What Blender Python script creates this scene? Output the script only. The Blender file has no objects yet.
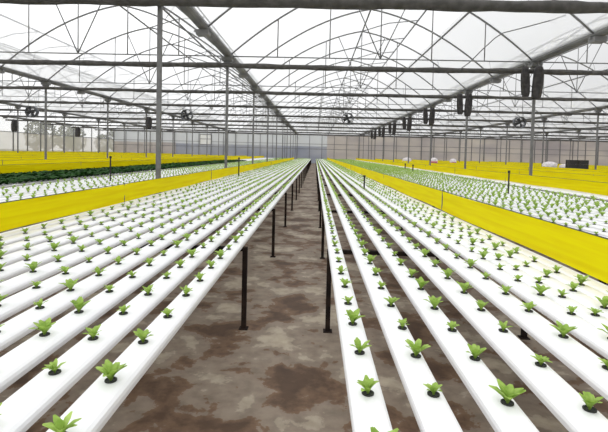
import bpy, math, random
from mathutils import Vector, Matrix
random.seed(7)
PI = math.pi
sc = bpy.context.scene
COL = sc.collection
R = math.radians

# ------------------------------------------------------------------ camera
F = 450.0                                   # focal length in pixels, 608 px wide frame
EYE = 1.6
YAW, PITCH, ROLL = R(1.36), R(-2.19), R(1.38)
fw = Vector((-math.sin(YAW)*math.cos(PITCH), math.cos(YAW)*math.cos(PITCH), math.sin(PITCH)))
rt0 = Vector((math.cos(YAW), math.sin(YAW), 0)); up0 = rt0.cross(fw)
rt = rt0*math.cos(ROLL) + up0*math.sin(ROLL)
up = up0*math.cos(ROLL) - rt0*math.sin(ROLL)
CAMP = Vector((0, 0, EYE))
def at(px, py, Y):                          # photo pixel -> point at distance Y down the house
    d = fw*F + rt*(px-304) + up*(171-py)
    return CAMP + d*(Y/d.y)
def project(p):
    d = Vector(p) - CAMP; z = d.dot(fw)
    if z <= 0.05: return None
    return 304 + F*d.dot(rt)/z, 171 - F*d.dot(up)/z, z
cd = bpy.data.cameras.new('camera'); cam = bpy.data.objects.new('camera', cd); COL.objects.link(cam)
cam.matrix_world = Matrix.Translation(CAMP) @ Matrix((rt, up, -fw)).transposed().to_4x4()
cd.sensor_width = 36; cd.lens = 36*F/608; cd.shift_y = -45/608; cd.clip_end = 600; cd.clip_start = .05
sc.camera = cam
sc.view_settings.view_transform = 'Standard'; sc.view_settings.look = 'None'
sc.view_settings.gamma = 1; sc.view_settings.use_curve_mapping = False
sc.view_settings.exposure = 0.0

# ------------------------------------------------------------------ materials
def mat(name, col, rough=.6, metal=0, spec=.5, noise=None, sheen=None):
    m = bpy.data.materials.new(name); m.use_nodes = True
    n = m.node_tree.nodes; l = m.node_tree.links
    b = n['Principled BSDF']; b.inputs['Roughness'].default_value = rough
    b.inputs['Metallic'].default_value = metal
    b.inputs['Specular IOR Level'].default_value = spec
    b.inputs['Base Color'].default_value = (*col, 1)
    if noise:                                # (scale, second colour)
        tc = n.new('ShaderNodeTexCoord'); t = n.new('ShaderNodeTexNoise'); t.inputs['Scale'].default_value = noise[0]
        t.inputs['Detail'].default_value = 4
        r = n.new('ShaderNodeValToRGB'); r.color_ramp.elements[0].position = .38; r.color_ramp.elements[1].position = .65
        r.color_ramp.elements[0].color = (*col, 1); r.color_ramp.elements[1].color = (*noise[1], 1)
        l.new(tc.outputs['Object'], t.inputs['Vector']); l.new(t.outputs['Fac'], r.inputs['Fac'])
        l.new(r.outputs['Color'], b.inputs['Base Color'])
    return m
M = {}
M['channel'] = mat('white_plastic', (.85, .85, .87), .38, noise=(1.3, (.79, .79, .79)))
M['dark_steel'] = mat('dark_bench_steel', (.012, .008, .007), .8, spec=.15, noise=(9, (.03, .019, .014)))
M['galv'] = mat('galvanised_steel', (.20, .20, .20), .6, .3, noise=(3, (.14, .14, .14)))
M['gutter'] = mat('gutter_steel', (.17, .17, .165), .6, .3, noise=(1.5, (.11, .11, .11)))
M['tube'] = mat('roof_tube', (.20, .20, .20), .6, .2)
M['curtain'] = mat('rolled_dark_cloth', (.055, .052, .048), .85, noise=(6, (.09, .085, .08)))
M['bundle'] = mat('black_cloth', (.022, .02, .02), .8, noise=(7, (.05, .045, .045)))
M['black'] = mat('black_plastic', (.012, .012, .012), .5)
M['cup'] = mat('black_cup', (.015, .017, .012), .7)
M['rim'] = mat('grey_cup_rim', (.35, .36, .36), .5)
M['fan'] = mat('fan_grey', (.10, .105, .115), .5, .3)
M['fanblade'] = mat('fan_blade', (.02, .02, .02), .5)
M['sack'] = mat('white_sack', (.75, .72, .74), .6, noise=(6, (.6, .55, .57)))
M['pink'] = mat('pink_cloth', (.55, .12, .16), .7)
M['bark'] = mat('bark', (.06, .05, .04), .9)
M['crown'] = mat('tree_leaves', (.04, .05, .025), .8, noise=(2.5, (.11, .12, .06)))
M['white'] = mat('white_paint', (.8, .8, .78), .5)

def leafmat(name, c1, c2, trans=.35, scale=30):
    m = mat(name, c1, .5, noise=(scale, c2)); n = m.node_tree.nodes; l = m.node_tree.links
    b = n['Principled BSDF']; o = n['Material Output']; t = n.new('ShaderNodeBsdfTranslucent'); x = n.new('ShaderNodeMixShader')
    x.inputs[0].default_value = trans
    l.new(n['Color Ramp'].outputs['Color'], t.inputs['Color']); l.new(b.outputs[0], x.inputs[1]); l.new(t.outputs[0], x.inputs[2])
    l.new(x.outputs[0], o.inputs['Surface']); return m
M['leaf'] = leafmat('young_leaf', (.28, .44, .065), (.46, .62, .15), .40)
M['mature'] = leafmat('dark_leaf', (.010, .045, .006), (.025, .09, .010), .12, 8)
M['mature'].node_tree.nodes['Principled BSDF'].inputs['Specular IOR Level'].default_value = .08

# yellow sticky sheet with faint lengthwise streaks
m = mat('yellow_sheet', (.86, .70, .004), .6, spec=.12); n = m.node_tree.nodes; l = m.node_tree.links
tc = n.new('ShaderNodeTexCoord'); mp = n.new('ShaderNodeMapping'); mp.inputs['Scale'].default_value = (1, .5, 14)
t = n.new('ShaderNodeTexNoise'); t.inputs['Scale'].default_value = 1.6; r = n.new('ShaderNodeValToRGB')
r.color_ramp.elements[0].position = .3; r.color_ramp.elements[0].color = (.84, .73, .001, 1)
r.color_ramp.elements[1].position = .6; r.color_ramp.elements[1].color = (.90, .83, .002, 1)
tr = n.new('ShaderNodeBsdfTranslucent'); x = n.new('ShaderNodeMixShader'); x.inputs[0].default_value = .5
l.new(tc.outputs['Object'], mp.inputs[0]); l.new(mp.outputs[0], t.inputs['Vector']); l.new(t.outputs['Fac'], r.inputs['Fac'])
l.new(r.outputs[0], n['Principled BSDF'].inputs['Base Color']); l.new(r.outputs[0], tr.inputs['Color'])
l.new(n['Principled BSDF'].outputs[0], x.inputs[1]); l.new(tr.outputs[0], x.inputs[2]); l.new(x.outputs[0], n['Material Output'].inputs['Surface'])
M['yellow'] = m

def filmmat(name, col, opac, tcol=(1, 1, 1), ramp=None):
    m = bpy.data.materials.new(name); m.use_nodes = True; n = m.node_tree.nodes; l = m.node_tree.links
    n.remove(n['Principled BSDF']); o = n['Material Output']
    a = n.new('ShaderNodeBsdfTransparent'); a.inputs[0].default_value = (*tcol, 1)
    b = n.new('ShaderNodeBsdfTranslucent'); b.inputs[0].default_value = (*col, 1)
    d = n.new('ShaderNodeBsdfDiffuse'); d.inputs[0].default_value = (*col, 1)
    y = n.new('ShaderNodeMixShader'); y.inputs[0].default_value = .45
    x = n.new('ShaderNodeMixShader'); x.inputs[0].default_value = opac
    l.new(b.outputs[0], y.inputs[1]); l.new(d.outputs[0], y.inputs[2])
    l.new(a.outputs[0], x.inputs[1]); l.new(y.outputs[0], x.inputs[2]); l.new(x.outputs[0], o.inputs['Surface'])
    if ramp:                                # the sheet's own blotches of colour
        tc = n.new('ShaderNodeTexCoord'); mp = n.new('ShaderNodeMapping'); mp.inputs['Scale'].default_value = ramp[0]
        t = n.new('ShaderNodeTexNoise'); t.inputs['Scale'].default_value = 1; t.inputs['Detail'].default_value = 3
        r = n.new('ShaderNodeValToRGB'); e = r.color_ramp.elements
        e[0].position = .35; e[0].color = (*col, 1); e[1].position = .68; e[1].color = (*ramp[1], 1)
        l.new(tc.outputs['Object'], mp.inputs[0]); l.new(mp.outputs[0], t.inputs['Vector']); l.new(t.outputs['Fac'], r.inputs['Fac'])
        l.new(r.outputs[0], b.inputs[0]); l.new(r.outputs[0], d.inputs[0])
    return m
M['film'] = filmmat('roof_film', (.80, .81, .82), .42)
M['film_end'] = filmmat('gable_film', (.72, .73, .74), .80)
M['curtain_end'] = filmmat('end_curtain', (.54, .50, .50), .90, ramp=((.14, 1, .4), (.72, .67, .61)))
M['curtain_blue'] = filmmat('blue_curtain', (.44, .46, .53), .92, ramp=((.15, 1, .4), (.60, .60, .62)))
M['net'] = filmmat('side_net', (.7, .7, .68), .28)
M['curtain_side'] = filmmat('side_curtain', (.62, .60, .52), .52, ramp=((1, .15, .4), (.74, .70, .66)))

# floor
m = bpy.data.materials.new('stained_concrete'); m.use_nodes = True; n = m.node_tree.nodes; l = m.node_tree.links
tc = n.new('ShaderNodeTexCoord'); b = n['Principled BSDF']
t1 = n.new('ShaderNodeTexNoise'); t1.inputs['Scale'].default_value = 1.8; t1.inputs['Detail'].default_value = 9; t1.inputs['Roughness'].default_value = .6; t1.inputs['Distortion'].default_value = .15
t2 = n.new('ShaderNodeTexNoise'); t2.inputs['Scale'].default_value = 9; t2.inputs['Detail'].default_value = 6
r1 = n.new('ShaderNodeValToRGB'); e = r1.color_ramp.elements
e[0].position = .38; e[0].color = (.085, .045, .022, 1); e[1].position = .66; e[1].color = (.46, .39, .29, 1)
k = e.new(.465); k.color = (.18, .105, .058, 1); k = e.new(.475); k.color = (.25, .195, .145, 1); k = e.new(.56); k.color = (.28, .225, .17, 1); k = e.new(.575); k.color = (.39, .33, .25, 1)
r2 = n.new('ShaderNodeValToRGB'); r2.color_ramp.elements[0].position = .3; r2.color_ramp.elements[0].color = (.62, .6, .58, 1); r2.color_ramp.elements[1].position = .6
mx = n.new('ShaderNodeMix'); mx.data_type = 'RGBA'; mx.blend_type = 'MULTIPLY'; mx.inputs[0].default_value = .8
l.new(tc.outputs['Object'], t1.inputs['Vector']); l.new(tc.outputs['Object'], t2.inputs['Vector'])
l.new(t1.outputs['Fac'], r1.inputs['Fac']); l.new(t2.outputs['Fac'], r2.inputs['Fac'])
l.new(r1.outputs[0], mx.inputs[6]); l.new(r2.outputs[0], mx.inputs[7]); l.new(mx.outputs[2], b.inputs['Base Color'])
b.inputs['Roughness'].default_value = .7
M['floor'] = m
M['ground'] = mat('outside_ground', (.20, .19, .13), .9, noise=(.3, (.12, .14, .06)))

# ------------------------------------------------------------------ mesh helpers
class MB:
    def __init__(s): s.v = []; s.f = []; s.mi = []
    def add(s, vs, fs, mi=0):
        o = len(s.v); s.v += [tuple(p) for p in vs]; s.f += [tuple(i+o for i in f) for f in fs]; s.mi += [mi]*len(fs)
    def box(s, x0, x1, y0, y1, z0, z1, mi=0):
        s.add([(x, y, z) for x in (x0, x1) for y in (y0, y1) for z in (z0, z1)],
              [(0, 1, 3, 2), (4, 6, 7, 5), (0, 4, 5, 1), (2, 3, 7, 6), (0, 2, 6, 4), (1, 5, 7, 3)], mi)
    def tube(s, pts, r, n=8, cap=True, mi=0):
        pts = [Vector(p) for p in pts]; rings = []
        rr = r if isinstance(r, (list, tuple)) else [r]*len(pts)
        for i, p in enumerate(pts):
            d = (pts[min(i+1, len(pts)-1)] - pts[max(i-1, 0)]).normalized()
            a = d.cross(Vector((0, 0, 1)))
            if a.length < .01: a = Vector((1, 0, 0))
            a.normalize(); b = d.cross(a)
            rings.append([p + (a*math.cos(2*PI*k/n) + b*math.sin(2*PI*k/n))*rr[i] for k in range(n)])
        vs = [q for g in rings for q in g]; fs = []
        for i in range(len(pts)-1):
            for k in range(n):
                fs.append((i*n+k, i*n+(k+1) % n, (i+1)*n+(k+1) % n, (i+1)*n+k))
        if cap: fs.append(tuple(range(n-1, -1, -1))); fs.append(tuple((len(pts)-1)*n+k for k in range(n)))
        s.add(vs, fs, mi)
    def sweepY(s, prof, y0, y1, closed=True, mi=0):        # profile in xz swept along y
        n = len(prof); vs = [(x, y0, z) for x, z in prof] + [(x, y1, z) for x, z in prof]
        fs = [(i, (i+1) % n, n+(i+1) % n, n+i) for i in range(n if closed else n-1)]
        if closed: fs += [tuple(range(n-1, -1, -1)), tuple(range(n, 2*n))]
        s.add(vs, fs, mi)
    def mesh(s, name, mats, smooth=False):
        me = bpy.data.meshes.new(name); me.from_pydata(s.v, [], s.f)
        for mm in (mats if isinstance(mats, (list, tuple)) else [mats]): me.materials.append(M[mm])
        me.polygons.foreach_set('material_index', s.mi)
        if smooth: me.polygons.foreach_set('use_smooth', [True]*len(me.polygons))
        me.update(); return me
def obj(name, me, parent=None, loc=None):
    o = bpy.data.objects.new(name, me); COL.objects.link(o); o.parent = parent
    if loc: o.location = loc
    return o
def tag(o, label, cat, group=None, kind=None):
    o['label'] = label; o['category'] = cat
    if group: o['group'] = group
    if kind: o['kind'] = kind
    return o
def empty(name, loc=(0, 0, 0)):
    o = bpy.data.objects.new(name, None); COL.objects.link(o); o.location = loc; o.empty_display_size = .1; return o
def struct(name, mb, mm, smooth=False):
    o = obj(name, mb.mesh(name, mm, smooth)); o['kind'] = 'structure'; return o
def copy_tree(o, loc, parent=None):
    c = o.copy(); COL.objects.link(c)
    if parent is not None: c.parent = parent
    else: c.location = loc
    for ch in list(o.children): copy_tree(ch, None, c)
    return c
ORD = ['nearest', 'second nearest', 'third nearest', 'fourth nearest', 'fifth nearest', 'sixth nearest', 'seventh nearest',
       'eighth nearest', 'ninth nearest', 'tenth nearest', 'eleventh nearest', 'twelfth nearest', 'thirteenth nearest',
       'fourteenth nearest', 'fifteenth nearest', 'sixteenth nearest', 'seventeenth nearest', 'eighteenth nearest',
       'nineteenth nearest', 'twentieth nearest']
NTH = ['first', 'second', 'third', 'fourth', 'fifth', 'sixth', 'seventh', 'eighth', 'ninth', 'tenth', 'eleventh', 'twelfth',
       'thirteenth', 'fourteenth', 'fifteenth', 'sixteenth', 'seventeenth', 'eighteenth', 'nineteenth', 'twentieth']
def nth(i):
    if i < 20: return NTH[i]
    i += 1; tens = {2: 'twenty', 3: 'thirty', 4: 'forty', 5: 'fifty', 6: 'sixty', 7: 'seventy', 8: 'eighty', 9: 'ninety'}[i//10]
    if i % 10 == 0: return tens[:-1] + 'ieth'
    return tens + '-' + NTH[i % 10 - 1]

# ------------------------------------------------------------------ layout numbers
S = 10.55; G = EYE + 3.3                    # bay width, gutter height
GX = [-34.75, -24.2, -13.65, -3.12, 7.45, 18.0, 28.55, 39.1, 49.65, 60.2]
BAY = ['bay against the left wall', 'second bay from the left wall', 'bay left of the central one', 'central bay over the aisle',
       'bay right of the central one', 'second bay right of the central one', 'third bay right of the central one',
       'fourth bay right of the central one', 'rightmost bay']
Y0, STEP = 8.9, 6.8
PL = [Y0 + STEP*i for i in range(11)]       # main frames
YE = PL[-1]
TOP = .80                                   # top of the growing channels
def arch_z(u): return G + 2.8*(1 - .33*abs(u) - .67*u*u)

# ------------------------------------------------------------------ setting
b = MB(); b.box(-34.75, 60.2, -2, YE, -.1, 0); struct('floor', b, 'floor')
b = MB(); b.box(-220, 220, -60, 320, -.35, -.12); struct('ground', b, 'ground')
for i in range(9):                          # roof film, one sheet set per bay, open where the vent stands
    b = MB(); cx = (GX[i]+GX[i+1])/2; n = 14
    pr = [(cx - S/2 + .06 + (S/2-.06)*k/n, arch_z(-1+k/n)+.05) for k in range(n+1)]
    b.sweepY(pr, -2, YE, closed=False)
    pr = [(cx + 2.9 + (S/2-2.96)*k/8, arch_z((2.9+(S/2-2.9)*k/8)/(S/2))+.05) for k in range(9)]
    b.sweepY(pr, -2, YE, closed=False)
    struct('ceiling', b, 'film', True)
# end wall: lower curtain, upper film, gable
b = MB(); b.box(-34.75, -24, YE+.10, YE+.13, 0, 3.0); b.box(2, 60.2, YE+.10, YE+.13, 0, G-.1); struct('wall_back', b, 'curtain_end')
b = MB(); b.box(-24, 2, YE+.10, YE+.13, 0, 2.9); struct('wall_back_lower', b, 'curtain_blue')
b = MB(); b.box(-34.75, -24, YE+.10, YE+.13, 3.0, G-.1); b.box(-24, 2, YE+.10, YE+.13, 2.9, G-.1)
for i in range(9):
    cx = (GX[i]+GX[i+1])/2; n = 16
    vs = []; 
    for k in range(n+1):
        u = -1+2*k/n; vs += [(cx+u*S/2, YE+.115, G-.1), (cx+u*S/2, YE+.115, arch_z(u)+.05)]
    b.add(vs, [(2*k, 2*k+2, 2*k+3, 2*k+1) for k in range(n)])
struct('wall_back_upper', b, 'film_end')
b = MB(); b.box(-34.90, -34.87, -2, YE, 0, 3.3); struct('wall_left', b, 'curtain_side')
b = MB(); b.box(-34.90, -34.87, -2, YE, 3.3, G); struct('wall_left_upper', b, 'net')
b = MB(); b.box(60.3, 60.33, -2, YE, 0, G); struct('wall_right', b, 'curtain_end')
tn = 1
def trim(bm, mm='galv'):
    global tn
    struct('trim_%d' % tn, bm, mm); tn += 1
xx = -34.75
k = 0
while xx < 56:                              # studs of the end wall
    b = MB(); w = .07 if k % 5 == 0 else .04
    b.box(xx-w, xx+w, YE-.10, YE+.06, 0, G); trim(b, 'tube'); xx += S/5; k += 1
for z in (2.45, 3.3): b = MB(); b.box(-34.7, 60, YE+.065, YE+.095, z-.035, z+.035); trim(b, 'tube')
b = MB(); b.box(-34.7, 60, YE-.05, YE+.08, G-.02, G+.12); trim(b, 'tube')
for k in range(21):                         # studs of the left wall
    y = 22.5 + 2.6*k; b = MB(); b.box(-34.84, -34.74, y-.05, y+.05, 0, G-.1); trim(b, 'tube')
for z in (3.3,): b = MB(); b.box(-34.865, -34.845, 4, YE-.2, z-.04, z+.04); trim(b, 'tube')
p = at(200, 137, YE-.15); q = at(211, 147, YE-.15)   # small bright window in the end wall
b = MB(); x0, x1, z0, z1 = p.x, q.x, 2.85, 4.45; yw = YE+.03
b.box(x0, x1, yw, yw+.02, z0, z1); struct('window_1', b, 'white')
b = MB()
for a in ((x0-.08, x0, z0-.08, z1+.08), (x1, x1+.08, z0-.08, z1+.08), (x0, x1, z0-.08, z0), (x0, x1, z1, z1+.08), (x0, x1, 3.7, 3.78)):
    b.box(a[0], a[1], yw-.03, yw+.05, a[2], a[3])
trim(b, 'tube')

# ------------------------------------------------------------------ posts, gutters, arches
b = MB(); b.box(-.04, .04, -.04, .04, 0, G-.05); mp_post = b.mesh('post', 'galv')
b = MB(); b.box(-.16, .16, -.16, .16, G-.13, G-.03); b.box(-.12, .12, -.1, .1, G-.22, G-.13); mp_br = b.mesh('bracket', 'gutter')
b = MB(); b.box(-.11, .11, -.11, .11, 0, .02); mp_foot = b.mesh('foot_plate', 'galv')
LINE = ['left wall', 'first gutter from the left wall', 'gutter left of the aisle bay\'s neighbour', 'gutter left of the aisle',
        'gutter right of the aisle', 'second gutter right of the aisle', 'third gutter right of the aisle', 'fourth gutter right of the aisle',
        'fifth gutter right of the aisle', 'right wall']
LINE[2] = 'second gutter left of the aisle'; LINE[1] = 'third gutter left of the aisle'
for gi in range(1, 9):
    ys = [y for y in PL[:-1] if (lambda q: q and -10 < q[0] < 618)(project((GX[gi], y, 3)))]
    for k, y in enumerate(ys):
        e = empty('roof_post', (GX[gi], y, 0)); obj('shaft', mp_post, e); obj('bracket', mp_br, e); obj('foot_plate', mp_foot, e)
        tag(e, f'grey square steel post, {ORD[k]} under the {LINE[gi]}', 'post', f'posts under the {LINE[gi]}')
pr = [(-.13, .10), (-.13, -.02), (-.08, -.08), (.08, -.08), (.13, -.02), (.13, .10), (.115, .10), (.115, -.01), (.07, -.055), (-.07, -.055), (-.115, -.01), (-.115, .10)]
b = MB(); b.sweepY([(x, z+.06) for x, z in pr], 2, YE); mg = b.mesh('gutter', 'gutter')
b = MB(); b.box(-.17, .17, -.15, .15, -.15, -.02); b.box(-.24, .24, -.05, .05, -.06, -.02); mgj = b.mesh('joint_plate', 'tube')
for gi in range(0, 10):
    e = empty('roof_gutter', (GX[gi], 0, G)); obj('trough', mg, e); 
    for k in range(19): obj('joint_plate', mgj, e, (0, 12.3+3.4*k, 0))
    tag(e, f'long grey steel roof gutter running to the back wall, {LINE[gi]}', 'gutter', 'roof gutters')
    if gi == 0: e['label'] = 'long grey steel eaves gutter along the top of the left wall'
    if gi == 9: e['label'] = 'long grey steel eaves gutter along the far right wall'
def arch_pts(a=-1, c=1, n=28): return [(u*S/2, 0, arch_z(u)) for u in [a+(c-a)*k/n for k in range(n+1)]]
b = MB(); b.tube(arch_pts(-.985, 0, 14), .034, 6); b.tube(arch_pts(0, .985, 14), .034, 6); m_arch = b.mesh('arch_tube', 'tube', True)
b = MB(); b.tube([(0, 0, arch_z(0)), (1.3, 0, arch_z(0)+.42), (2.75, 0, arch_z(0)+.58)], .024, 6); m_flap = b.mesh('vent_rib', 'tube', True)
b = MB(); b.tube([(1.9, 0, arch_z(1.9/5.275)), (2.7, 0, arch_z(0)+.56)], .015, 5); m_strut = b.mesh('vent_strut', 'tube')
b = MB(); b.tube([(-S/2+.17, 0, G+.02), (S/2-.17, 0, G+.02)], .022, 6); m_tie = b.mesh('tie_rod', 'tube', True)
def rod(x0, z0, x1, z1, r=.02):
    b = MB(); b.tube([(x0, 0, z0), (x1, 0, z1)], r, 6); return b.mesh('web_rod', 'tube', True)
webs = [rod(x, G+.02, x, arch_z(x/(S/2))) for x in (-3.55, -1.75, 0, 1.75, 3.55)] + \
       [rod(0, G+.02, s*1.15, arch_z(1.15/(S/2))) for s in (-1, 1)]
for i in range(9):
    cx = (GX[i]+GX[i+1])/2; c1 = c2 = 0
    for k in range(21):
        y = Y0 + 3.4*k
        main = k % 2 == 0
        vis = any((lambda q: q and -5 < q[0] < 613 and q[1] > -5)(project((cx+u*S/2, y, arch_z(u)))) for u in [-1+.1*j for j in range(21)])
        if not vis: continue
        e = empty('roof_truss' if main else 'roof_arch', (cx, y, 0)); obj('arch_tube', m_arch, e); obj('vent_rib', m_flap, e); obj('vent_strut', m_strut, e)
        if main:
            obj('tie_rod', m_tie, e)
            for w in webs: obj('web_rod', w, e)
            tag(e, f'{ORD[c1]} roof truss with hanging rods, {BAY[i]}', 'roof truss', 'roof trusses'); c1 += 1
        else:
            tag(e, f'{ORD[c2]} plain curved roof hoop without rods, {BAY[i]}', 'roof arch', 'roof hoops'); c2 += 1
    # lengthwise pieces and raised vent flap
    b = MB(); b.tube([(0, -1.5, arch_z(0)-.045), (0, YE-.1, arch_z(0)-.045)], .036, 6)
    e = tag(obj('ridge_purlin', b.mesh('ridge_purlin', 'tube', True), None, (cx, 0, 0)), f'steel ridge tube along the top of the {BAY[i]}', 'roof purlin', 'ridge tubes')
    b = MB(); xp = 2.95; b.tube([(xp, -1.5, arch_z(xp/5.275)-.05), (xp, YE, arch_z(xp/5.275)-.05)], .038, 6)
    tag(obj('roof_purlin', b.mesh('roof_purlin', 'tube', True), None, (cx, 0, 0)), f'steel purlin under the open vent of the {BAY[i]}', 'roof purlin', 'roof purlins')
    v = empty('roof_vent', (cx, 0, arch_z(0)))
    b = MB(); b.sweepY([(.05, .07), (.7, .30), (1.3, .46), (2.0, .56), (2.75, .62)], -1, YE, closed=False); obj('vent_film', b.mesh('vent_film', 'film', True), v)
    b = MB(); b.tube([(2.75, -1, .60), (2.75, YE, .60)], .042, 6); obj('edge_tube', b.mesh('edge_tube', 'tube', True), v)
    tag(v, f'long raised roof vent flap propped open over the {BAY[i]}', 'roof vent', 'roof vents')

# rolled shade curtains, one long irregular roll in front of each main frame
for k, y in enumerate(PL[:-1]):
    xl, xr = max(-34.6, -.75*y-2), min(60, .72*y+2)
    nseg = int((xr-xl)/.22) if y < 40 else int((xr-xl)/.6)
    rng = random.Random(k); pts = []; rr = []
    z = G-(.40 if k == 0 else .33); a = 0; r0 = .115 if k == 0 else (.088 if k == 1 else .08)
    for j in range(nseg+1):
        x = xl+(xr-xl)*j/nseg; a = .8*a + rng.uniform(-.006, .006)
        ph = ((x+3.1) % S)/S
        pts.append((x, y-.16, z + a - .015*math.sin(PI*ph))); rr.append(r0+.010*math.sin(x*3.1+k)+rng.uniform(-.005, .005))
    b = MB(); b.tube(pts, rr, 8)
    e = tag(obj('rolled_curtain', b.mesh('rolled_curtain', 'curtain', True)), f'dark rolled up shade curtain across the whole roof, {ORD[k]} to the camera', 'shade curtain', 'rolled shade curtains')
    b = MB(); j = xl + .4
    while j < xr:
        if abs(((j+3.1) % S)-S/2) < S/2-.3: b.tube([(j, y-.16, z+.06), (j, y-.04, G)], .006, 4)
        j += 1.75
    obj('hanger_wire', b.mesh('hanger_wire', 'tube'), e)

# ------------------------------------------------------------------ cloth bundles by the posts
def bundle_mesh(w, h, lean, seed):
    rng = random.Random(seed); b = MB(); n = 20; vs = []; fs = []; L = 9
    for i in range(L+1):
        t = i/L; z = -h*t; sc_ = (.92 + .16*math.sin(PI*t)) * (1 if 0 < i < L else .8)
        for k in range(n):
            a = 2*PI*k/n; rr_ = (1+.16*math.sin(5*a+seed)+.08*math.sin(9*a+2*t))*sc_
            vs.append((lean*t + w/2*rr_*math.cos(a), w*.36*rr_*math.sin(a), z+rng.uniform(-.006, .006)))
    for i in range(L):
        for k in range(n): fs.append((i*n+k, i*n+(k+1) % n, (i+1)*n+(k+1) % n, (i+1)*n+k))
    fs += [tuple(range(n-1, -1, -1)), tuple(L*n+k for k in range(n))]
    b.add(vs, fs); return b.mesh('cloth', 'bundle', True)
def tie_mesh(w, h):
    b = MB(); b.tube([(.02, 0, 0), (.0, .14, h), (0, .38, h+.01)], .012, 5)
    return b.mesh('hanger_cord', 'tube')
bmA = bundle_mesh(.24, 1.0, .05, 1); bmB = bundle_mesh(.30, 1.08, -.07, 2); bmC = bundle_mesh(.42, .95, 0, 3); tm = tie_mesh(.2, .22)
for k, y in enumerate(PL[1:8]):
    for s, me, dx in (('left', bmA, -.53), ('right', bmB, -.07)):
        e = empty('cloth_bundle', (GX[4]+dx, y-.42, G-.22)); obj('cloth', me, e); obj('hanger_cord', tm, e)
        tag(e, f'{s} black bundle hanging at the {ORD[k]} bundled post, right of the aisle', 'cloth bundle', 'black cloth bundles on the right posts')
for (px, py, y, lab) in ((14.6, 120, 36.1, 'small black bundle hanging near the left edge, by the left wall'),
                         (78, 127, 42.9, 'small black bundle hanging left of the dark stake and far fan'),
                         (149, 117, 35.5, 'small black bundle hanging just left of the thick left post')):
    p = at(px, py, y); e = empty('cloth_bundle', (p.x, p.y, p.z)); obj('cloth', bmC, e)
    b = MB(); b.tube([(0, 0, 0), (0, 0, G-.05-p.z)], .012, 5); obj('hanger_cord', b.mesh('hanger_cord', 'tube'), e)
    tag(e, lab, 'cloth bundle', 'small hanging bundles on the left')

# ------------------------------------------------------------------ circulation fans
def fan(X, y, lab):
    z = EYE+2.33; e = empty('circulation_fan', (X, y, z)); r = .34
    b = MB(); n = 28; vs = []; fs = []
    prof = [(r, -.14), (r+.04, -.16), (r+.04, .16), (r, .14)]
    for k in range(n):
        a = 2*PI*k/n; vs += [(q[0]*math.cos(a), q[1], q[0]*math.sin(a)) for q in prof]
    for k in range(n):
        for j in range(4): fs.append((k*4+j, k*4+(j+1) % 4, ((k+1) % n)*4+(j+1) % 4, ((k+1) % n)*4+j))
    b.add(vs, fs); obj('housing', b.mesh('housing', 'fan', True), e)
    b = MB(); b.tube([(0, -.14, 0), (0, -.02, 0), (0, .16, 0)], [.06, .09, .09], 14); obj('motor', b.mesh('motor', 'fanblade', True), e)
    for k in range(4):
        b = MB(); a = 2*PI*k/4+.4; ca, sa = math.cos(a), math.sin(a)
        def P(rad, w, yy): return (rad*ca - w*sa, yy, rad*sa + w*ca)
        vs = [P(.07, -.05, -.09), P(.07, .05, -.03), P(.30, .12, -.02), P(.30, -.10, -.10)]
        vs += [(v[0], v[1]+.012, v[2]) for v in vs]
        b.add(vs, [(0, 1, 2, 3), (7, 6, 5, 4), (0, 4, 5, 1), (1, 5, 6, 2), (2, 6, 7, 3), (3, 7, 4, 0)]); obj('blade', b.mesh('blade', 'fanblade'), e)
    b = MB()
    for rad in (.12, .20, .28):
        b.tube([(rad*math.cos(2*PI*k/20), -.155, rad*math.sin(2*PI*k/20)) for k in range(21)], .006, 4, False)
    for k in range(8): b.tube([(.06*math.cos(PI*k/4), -.155, .06*math.sin(PI*k/4)), (r*math.cos(PI*k/4), -.155, r*math.sin(PI*k/4))], .006, 4)
    obj('guard', b.mesh('guard', 'fan'), e)
    b = MB()
    for s in (-1, 1): b.tube([(s*.30, 0, .2), (s*.12, 0, G-z)], .012, 5)
    obj('hanger', b.mesh('hanger', 'tube'), e)
    tag(e, lab, 'fan', 'round circulation fans')
yf = PL[3]
for cx, lab in ((-18.7, 'round grey fan hung near the left edge of the picture'), (-8.42, 'round dark fan hung between the two left posts'),
                (2.05, 'round grey fan hung over the central aisle'), (13.05, 'round grey fan hung left of the right post with big black bundles')):
    fan(cx, yf, lab)
bpy.data.objects['circulation_fan.003']['label'] = 'rightmost round fan, hung just below and left of the post with big black bundles'

# loose cable under the right roof
cb = [(566, 15, 13), (552, 20, 13.2), (530, 26, 13.6), (503, 33, 14.2), (495, 38, 14.6), (482, 50, 15), (470, 62, 15.3), (458, 71, 15.5)]
b = MB(); b.tube([at(*c) for c in cb], .017, 6); tag(obj('loose_cable', b.mesh('loose_cable', 'tube', True)), 'thin slack cable drooping across the upper right roof', 'cable')
p0 = at(160, 160, 8.7)

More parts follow.
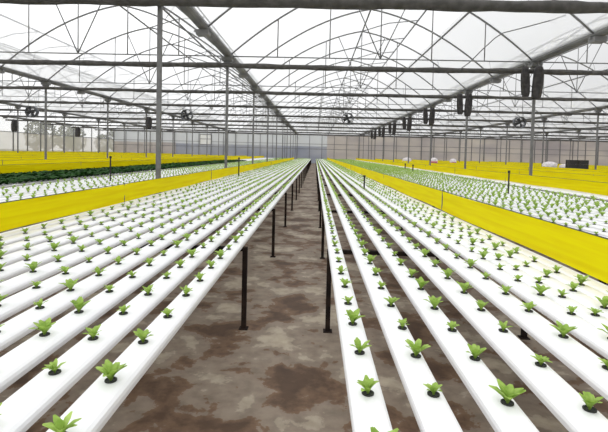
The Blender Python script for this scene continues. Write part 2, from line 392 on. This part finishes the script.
# ------------------------------------------------------------------ benches and channels
BH = TOP-.053                               # channels rest here
def bench(xs, y0, y1, legy, lab):
    xa, xb = min(xs)-.065, max(xs)+.065
    if abs(max(xs)+.69) < .01: xb = max(xs)+.102
    e = empty('growing_bench', ((xa+xb)/2, y0, 0)); ox = (xa+xb)/2; hw = (xb-xa)/2
    for s in (-1, 1):
        b = MB(); xr = s*(hw-(.36 if max(xs) < 0 else .31)) ; b.box(xr-.018, xr+.018, 0, y1-y0, BH-.07, BH-.036); obj('side_rail', b.mesh('side_rail', 'dark_steel'), e)
    for y in legy:
        b = MB(); b.box(-hw, hw, y-y0-.02, y-y0+.02, BH-.036, BH); obj('cross_rail', b.mesh('cross_rail', 'dark_steel'), e)
        for s in (-1, 1):
            b = MB(); xr = s*(hw-.022); b.box(xr-.021, xr+.021, y-y0-.02, y-y0+.02, 0.008, BH-.036)
            g = obj('leg', b.mesh('leg', 'dark_steel'), e)
            b = MB(); b.box(xr-.04, xr+.04, y-y0-.04, y-y0+.04, 0, .008); obj('foot_plate', b.mesh('foot_plate', 'dark_steel'), g)
    tag(e, lab, 'bench', 'steel growing benches'); return e
prof = [(-.052, 0), (.052, 0), (.060, .010), (.060, .030), (.056, .043), (.047, .052), (.034, .058), (.015, .0605), (-.015, .0605), (-.034, .058), (-.047, .052), (-.056, .043), (-.060, .030), (-.060, .010)]
def channel_mesh(y0, y1, wide=1):
    b = MB(); b.sweepY([(x*wide, z*.053/.0605) for x, z in prof], y0, y1); return b.mesh('channel_body', 'channel')
cm = {}
def channel(X, y0, y1, lab, group, wide=1):
    if (y0, y1, wide) not in cm: cm[(y0, y1, wide)] = channel_mesh(0, y1-y0, wide)
    o = tag(obj('growing_channel', cm[(y0, y1, wide)], None, (X, y0, BH)), lab, 'growing channel', group)
YB0 = .45; YB1 = 75.0
LEG = [1.17+2.85*k for k in range(26)]
L1 = [-.69-.220*k for k in range(10)] + [-2.85]
L2 = [-3.50-.225*k for k in range(12)]
L3 = [-6.48-.225*k for k in range(9)]
R1 = [.195, .405, .637, .880, 1.130, 1.335, 1.468, 1.601, 1.734, 1.867]
R2 = [2.62+.225*k for k in range(15)]
R3 = [6.34+.225*k for k in range(9)]
allb = [(L1, 'left of the aisle', 'white channel bench just left of the brown aisle'),
        (R1, 'right of the aisle', 'white channel bench just right of the brown aisle'),
        (L2, 'second on the left', 'second bench on the left, behind the near yellow sheet'),
        (R2, 'second on the right', 'second bench on the right, behind the near yellow sheet'),
        (L3, 'third on the left', 'third bench on the left, under the dark green crop'),
        (R3, 'third on the right', 'third bench on the right, edged by a dark gap')]
x = -9.1; q = 3
while x > -33:
    xs = [x-.225*k for k in range(10)]; allb.append((xs, NTH[q]+' on the left', f'{NTH[q]} bench on the left, among far yellow sheets')); x -= 3.1; q += 1
x = 9.15; q = 3
while x < 33:
    xs = [x+.225*k for k in range(10)]; allb.append((xs, NTH[q]+' on the right', f'{NTH[q]} bench on the right, among far yellow sheets')); x += 3.1; q += 1
chan = []
for bi, (xs, where, lab) in enumerate(allb):
    near = bi < 4; third = bi in (4, 5)
    y0 = YB0 if near else (2.0 if third else 4.0)
    bench(xs, y0+.05, YB1, [y for y in LEG if y > y0+.1] if near else LEG[(1 if third else 2)::3], lab)
    for k, X in enumerate(xs):
        channel(X, y0, YB1+.1, f'white plastic channel, {nth(k)} from the aisle on the bench {where}', f'channels on the bench {where}', (1.19 if k else 1.12) if bi == 0 else ({3: 1.15, 4: 1.28, 5: 1.1, 6: 1.09, 7: 1.09, 8: 1.09, 9: 1.09}.get(k, 1.0) if bi == 1 else 1.06))
        chan.append((bi, k, X, y0))

# ------------------------------------------------------------------ seedlings
def leaf(b, az, ln, wd, tilt, curl, base, mi=0, seg=3):
    ca, sa = math.cos(az), math.sin(az); px = 0; pz = 0; ang = tilt; pts = []
    W = {3: (.30, .85, 1.0, .30), 2: (.4, 1.0, .4), 4: (.25, .6, 1, .95, .35)}[seg]
    for i in range(seg+1):
        pts.append((px, pz, W[i]*wd/2)); px += ln/seg*math.cos(ang); pz += ln/seg*math.sin(ang); ang -= curl/seg
    vs = []
    for (r_, z_, w_) in pts:
        for s, dz in ((-1, .18), (0, 0), (1, .18)):
            vs.append((base[0]+r_*ca - s*w_*sa, base[1]+r_*sa + s*w_*ca, base[2]+z_+abs(s)*w_*dz*1.5))
    fs = []
    for i in range(seg):
        for j in range(2): fs.append((i*3+j, i*3+j+1, (i+1)*3+j+1, (i+1)*3+j))
    b.add(vs, fs, mi)
def seedling_foliage(b, org, seed, s=1, lod=0):
    rng = random.Random(seed); n = (10, 6, 5)[lod]
    for i in range(n):
        inner = i >= n-(2 if lod == 0 else 1)
        az = i*2.4+rng.uniform(-.4, .4)
        ln = rng.uniform(.050, .066)*s*(.85 if inner else 1); wd = rng.uniform(.019, .027)*s*(1, 1.25, 1.5)[lod]
        leaf(b, az, ln, wd, rng.uniform(.85, 1.25) if not inner else 1.45, rng.uniform(.6, 1.3), org, 0, (3, 2, 2)[lod] if lod else 3)
def disc(b, org, r, n, mi, ry=None):
    b.add([(org[0]+r*math.cos(2*PI*k/n), org[1]+r*math.sin(2*PI*k/n), org[2]) for k in range(n)], [tuple(range(n))], mi)
variants = []
b = MB()                                    # planting cup: short black collar with dished rim
n = 14
ZC = .0
for (r0, z0, r1, z1) in ((.021, 0, .021, .004), (.021, .004, .017, .004), (.017, .004, .014, .0005)):
    b.add([(r0*math.cos(2*PI*k/n), r0*math.sin(2*PI*k/n), z0) for k in range(n)] + [(r1*math.cos(2*PI*k/n), r1*math.sin(2*PI*k/n), z1) for k in range(n)],
          [(k, (k+1) % n, n+(k+1) % n, n+k) for k in range(n)])
disc(b, (0, 0, .0006), .0145, n, 0)
cup = b.mesh('planting_cup', 'cup')
for i in range(8):
    b = MB(); seedling_foliage(b, (0, 0, .002), 100+i, 1.0+.22*(i % 3-1))
    b.tube([(0, 0, 0), (0, 0, .022)], .004, 5); variants.append(b.mesh('foliage', 'leaf', True))
SP = .305
plants = []
for (bi, k, X, y0) in chan:
    if bi > 3 or (bi == 1 and k == 9) or (bi == 0 and k == 10): continue
    if bi == 1: ph = 2.10-.012*k + (.13 if k in (7,) else 0)
    elif bi == 0: ph = 2.13+.012*k
    else: ph = 2.1+.07*math.sin(k*2.1+bi)
    y = ph - SP*int((ph-y0)/SP)
    i = 0
    while y < YB1:
        rj = random.Random(int(X*1000)*977+i)
        plants.append((bi, k, X+(.018 if bi == 1 and 0 < k < 6 else 0)+rj.uniform(-.006, .006), y+rj.uniform(-.02, .02), rj.random())); y += SP; i += 1
ptop = TOP+.001
vis = []
for p in plants:
    q = project((p[2], p[3], ptop))
    if q and -6 < q[0] < 614 and q[1] < 430: vis.append((q[2], p))
vis.sort(key=lambda t: t[0])
ind = vis[:300]; taken = {id(t[1]) for t in ind}
rest = [(math.dist((p[2], p[3]), (0, 0))+.5, p) for p in plants if id(p) not in taken]
proto = None; cnt = {}
for _, (bi, k, X, y, rv) in ind:
    c = cnt.get((bi, k), 0); cnt[(bi, k)] = c+1
    v = variants[int(rv*8)]
    if proto is None:
        proto = empty('seedling', (X, y, ptop)); obj('foliage', v, proto); obj('planting_cup', cup, proto); e = proto
    else:
        e = copy_tree(proto, (X, y, ptop))
        for ch in e.children:
            if ch.name.startswith('foliage'): ch.data = v
    e.rotation_euler.z = 0; e.rotation_euler = (0, 0, rv*40)
    side = 'left' if bi in (0, 2) else 'right'
    tag(e, f'light green seedling, {nth(c)} from the front in the {nth(k)} channel {side} of the aisle', 'seedling', 'seedlings on the benches beside the aisle')
b = MB()
for j, (z, (bi, k, X, y, rv)) in enumerate(rest):
    lod = 0 if z < 9 else (1 if z < 20 else 2)
    if z > 45 and j % 2: continue
    s = (1.0+.22*(int(rv*8) % 3-1)) * (1.35 if bi in (3, 5) else 1)
    if z < 20: disc(b, (X, y, ptop+.002), .021, 8, 1)
    seedling_foliage(b, (X, y, ptop+.002), int(rv*1e6), s*(1, 1.05, 1.15)[lod], lod)
tag(obj('seedlings', b.mesh('seedlings', ['leaf', 'cup'], True)), 'countless small seedlings dotting the far white channels', 'seedlings', None, 'stuff')

# mature dark crop on the third left bench
b = MB(); rng = random.Random(5)
for X in L3:
    y = 2.6
    while y < 42:
        big = rng.uniform(.9, 1.15)
        for i in range(9 if y < 25 else 6):
            leaf(b, rng.uniform(0, 6.28), rng.uniform(.12, .16)*big, rng.uniform(.10, .14), rng.uniform(.35, .75), rng.uniform(.2, .5), (X, y, TOP+.004), 0, 3)
        y += .21
tag(obj('leafy_crop', b.mesh('leafy_crop', 'mature', True)), 'dense dark green leafy crop in a band under the far left yellow sheets', 'leafy crop', None, 'stuff')

# ------------------------------------------------------------------ yellow sheets
def sheet(X, y0, y1, zb, zt, lab, seed):
    gaps = [(u+v)/2 for xs, _, _ in allb for u, v in zip(xs, xs[1:])] + [xs[-1]+(.09 if xs[-1] > 0 else -.09) for xs, _, _ in allb]
    if abs(X) > 3: X = min(gaps, key=lambda g: abs(g-X))
    e = empty('yellow_sheet', (X, y0, 0)); rng = random.Random(seed)
    b = MB(); n = int((y1-y0)/.5); vs = []
    L = 5
    for i in range(n+1):
        y = (y1-y0)*i/n; sag = .012*math.sin(i*.9+seed)+rng.uniform(-.003, .003)
        for j in range(L+1):
            t = j/L; w = .015*math.sin(i*.37+3*t+seed)*math.sin(PI*t)
            vs.append((w-.0025, y, zb+sag*(1-t)*.6 + (zt-zb)*t + sag*.5*t))
    N = len(vs); vs += [(v[0]+.004, v[1], v[2]) for v in vs]; fs = []
    for i in range(n):
        for j in range(L):
            a = i*(L+1)+j; fs.append((a, a+1, a+L+2, a+L+1)); fs.append((N+a, N+a+L+1, N+a+L+2, N+a+1))
    b.add(vs, fs); obj('sheet', b.mesh('sheet', 'yellow', True), e)
    b = MB(); b.tube([(0, 0, zt+.004), (0, (y1-y0), zt+.004)], .005, 4); obj('cord', b.mesh('cord', 'black'), e)
    y = .3; 
    while y < y1-y0:                         # thin wires carrying the sheet, standing on the bench
        b = MB(); b.box(-.006, .006, y-.006, y+.006, (TOP+.001 if abs(X) < 3 else BH+.002), zt+.02); obj('support_wire', b.mesh('support_wire', 'galv'), e); y += 5.7
    tag(e, lab, 'yellow sheet', 'long yellow insect sheets'); return e
zt0 = EYE-.515; zb0 = TOP+.018
sheet(-2.86, .7, 62, zb0-.004, EYE-.52, 'near long yellow sheet standing along the left bench edge', 1)
sheet(1.90, .7, 70, zb0-.002, EYE-.505, 'near long yellow sheet standing along the right bench edge', 2)
for q in range(9):
    sheet(-8.42-3.1*q, 4.2, 74, zb0, EYE-.50 if q < 5 else EYE-.46, 'yellow sheet on the left just above the dark green crop' if q == 0 else f'{nth(q+1)} yellow sheet out from the aisle to the left', q+5)
for q in range(9):
    sheet(6.72+3.1*q, 4.2, 74, zb0, EYE-.50, 'second yellow sheet to the right, above a white channel edge' if q == 0 else f'{nth(q+1)} yellow sheet out from the aisle to the right', q+25)

# ------------------------------------------------------------------ stakes
for (X, y, zt, lab) in ((-2.54, 15.0, EYE-.18, 'dark stake on the left bench, in front of the yellow sheet'),
                        (-5.187, 11.3, EYE-.18, 'dark stake left of the thick left post, before the dark crop'),
                        (4.532, 10.6, EYE-.28, 'dark stake among seedlings on the second right bench'),
                        (1.24, 11.2, EYE-.50, 'short dark stake on the right bench near the aisle'),
                        (5.433, 27.2, EYE-.44, 'left stake of the far pair on the right benches'),
                        (5.208, 24.0, EYE-.44, 'right stake of the far pair on the right benches')):
    e = empty('stake', (X, y, BH)); b = MB(); r_ = .02 if y < 20 else .035
    b.tube([(0, 0, 0), (0, 0, zt-BH)], [r_, r_*.9], 8); obj('shaft', b.mesh('shaft', 'black'), e)
    b = MB(); b.tube([(0, 0, zt-BH-.05), (0, 0, zt-BH+.005)], r_*1.5, 8); obj('cap', b.mesh('cap', 'black'), e)
    tag(e, lab, 'stake')

# ------------------------------------------------------------------ crates and sacks on far benches
def crate(loc, w, d, h, lab):
    e = empty('crate', loc); t = .03
    b = MB(); b.box(-w/2, w/2, -d/2, d/2, 0, .02)
    for (x0, x1, y0, y1) in ((-w/2, w/2, -d/2, -d/2+t), (-w/2, w/2, d/2-t, d/2), (-w/2, -w/2+t, -d/2, d/2), (w/2-t, w/2, -d/2, d/2)):
        b.box(x0, x1, y0, y1, .02, h)
    for sx in (-1, 1):
        for sy in (-1, 1): b.box(sx*w/2-.02, sx*w/2+.02, sy*d/2-.02, sy*d/2+.02, 0, h)
    obj('body', b.mesh('body', 'black'), e)
    b = MB(); b.box(-w/2-.015, w/2+.015, -d/2-.015, -d/2+.02, h-.03, h); b.box(-w/2-.015, w/2+.015, d/2-.02, d/2+.015, h-.03, h); obj('rim', b.mesh('rim', 'black'), e)
    tag(e, lab, 'crate', 'black crates on the right')
Xc = at(577, 165, 29).x
for ix, sx in ((0, 'left'), (1, 'right')):
    for iz, sz in ((0, 'lowest'), (1, 'middle'), (2, 'top')):
        crate((Xc-.31+.62*ix, 29, TOP+.001+.275*iz), .56, .38, .27, f'{sz} {sx} black slatted crate of the stack at far right')
def sack(loc, w, h, seed, lab, band):
    rng = random.Random(seed); e = empty('sack', loc); b = MB(); n = 14; L = 6; vs = []; fs = []
    for i in range(L+1):
        t = i/L; r_ = w/2*(.75+.45*math.sin(PI*(.12+.75*t)))*(1 if i < L else .35)
        for k in range(n):
            a = 2*PI*k/n; q = r_*(1+rng.uniform(-.08, .08)); vs.append((q*math.cos(a), q*.6*math.sin(a), h*t))
    for i in range(L):
        for k in range(n): fs.append((i*n+k, i*n+(k+1) % n, (i+1)*n+(k+1) % n, (i+1)*n+k))
    fs += [tuple(range(n-1, -1, -1)), tuple(L*n+k for k in range(n))]
    b.add(vs, fs); obj('bag', b.mesh('bag', 'sack', True), e)
    if band:
        b = MB(); b.tube([(0, 0, h*.30), (0, 0, h*.5)], w*.60, 14); o = obj('cloth_band', b.mesh('cloth_band', 'pink', True), e); o.scale = (1, .65, 1)
    tag(e, lab, 'sack', 'pale sacks on far benches')
def on_bench(px, y): return at(px, 160, y).x
for px, y, w, h, s, lab, band in ((434, 45, .62, .72, 1, 'white and pink sack on a far bench, right of the aisle', True),
                            (453, 45, .55, .66, 2, 'second white and pink sack right of its twin', True),
                            (550, 34, .9, .66, 3, 'flat pale sack left of the black crates', False),
                            (565, 34, .7, .5, 4, 'low pale sack directly beside the black crates', False),
                            (407, 50, .8, .66, 5, 'pale sack above the far pair of stakes', False)):
    sack((on_bench(px, y), y, TOP+.001), w, h, s, lab, band)

# ------------------------------------------------------------------ trees outside the left wall
rng = random.Random(11)
for i in range(13):
    y = 36 + i*5.2; X = -42 - rng.uniform(0, 7); H = rng.uniform(4.4, 7.0)
    e = empty('tree', (X, y, -.12))
    b = MB(); b.tube([(0, 0, 0), (.1, 0, H*.3), (0, .1, H*.6)], [.16, .12, .07], 7); obj('trunk', b.mesh('trunk', 'bark', True), e)
    b = MB()
    for j in range(420):
        a = rng.uniform(0, 6.28); zz = rng.uniform(-1, 1); rr_ = math.sqrt(max(0, 1-zz*zz))*rng.uniform(.55, 1)
        p = Vector((rr_*math.cos(a)*1.7, rr_*math.sin(a)*1.7, H*.62+zz*H*.38))
        s = rng.uniform(.16, .34); d1 = Vector((rng.uniform(-1, 1), rng.uniform(-1, 1), rng.uniform(-1, 1))).normalized(); d2 = d1.orthogonal().normalized()
        b.add([p-d1*s, p-d2*s*.6, p+d1*s, p+d2*s*.6], [(0, 1, 2, 3)])
    obj('crown', b.mesh('crown', 'crown'), e)
    tag(e, f'blurred dark tree outside the left side wall, {ORD[i]} along the wall', 'tree', 'trees outside the left wall')

# ------------------------------------------------------------------ overcast daylight
w = bpy.data.worlds.new('sky'); sc.world = w; w.use_nodes = True; n = w.node_tree.nodes; l = w.node_tree.links
bg = n['Background']; tc = n.new('ShaderNodeTexCoord'); sx = n.new('ShaderNodeSeparateXYZ')
mr = n.new('ShaderNodeMapRange'); mr.inputs[1].default_value = -.7; mr.inputs[2].default_value = .7; mr.inputs[3].default_value = 1.45; mr.inputs[4].default_value = .68
mz = n.new('ShaderNodeMapRange'); mz.inputs[1].default_value = .15; mz.inputs[2].default_value = 1; mz.inputs[3].default_value = 1.0; mz.inputs[4].default_value = 2.15
mu = n.new('ShaderNodeMath'); mu.operation = 'MULTIPLY'
l.new(tc.outputs['Generated'], sx.inputs[0]); l.new(sx.outputs['X'], mr.inputs[0]); l.new(sx.outputs['Z'], mz.inputs[0])
l.new(mr.outputs[0], mu.inputs[0]); l.new(mz.outputs[0], mu.inputs[1]); l.new(mu.outputs[0], bg.inputs['Strength'])
bg.inputs['Color'].default_value = (.985, .99, 1, 1)
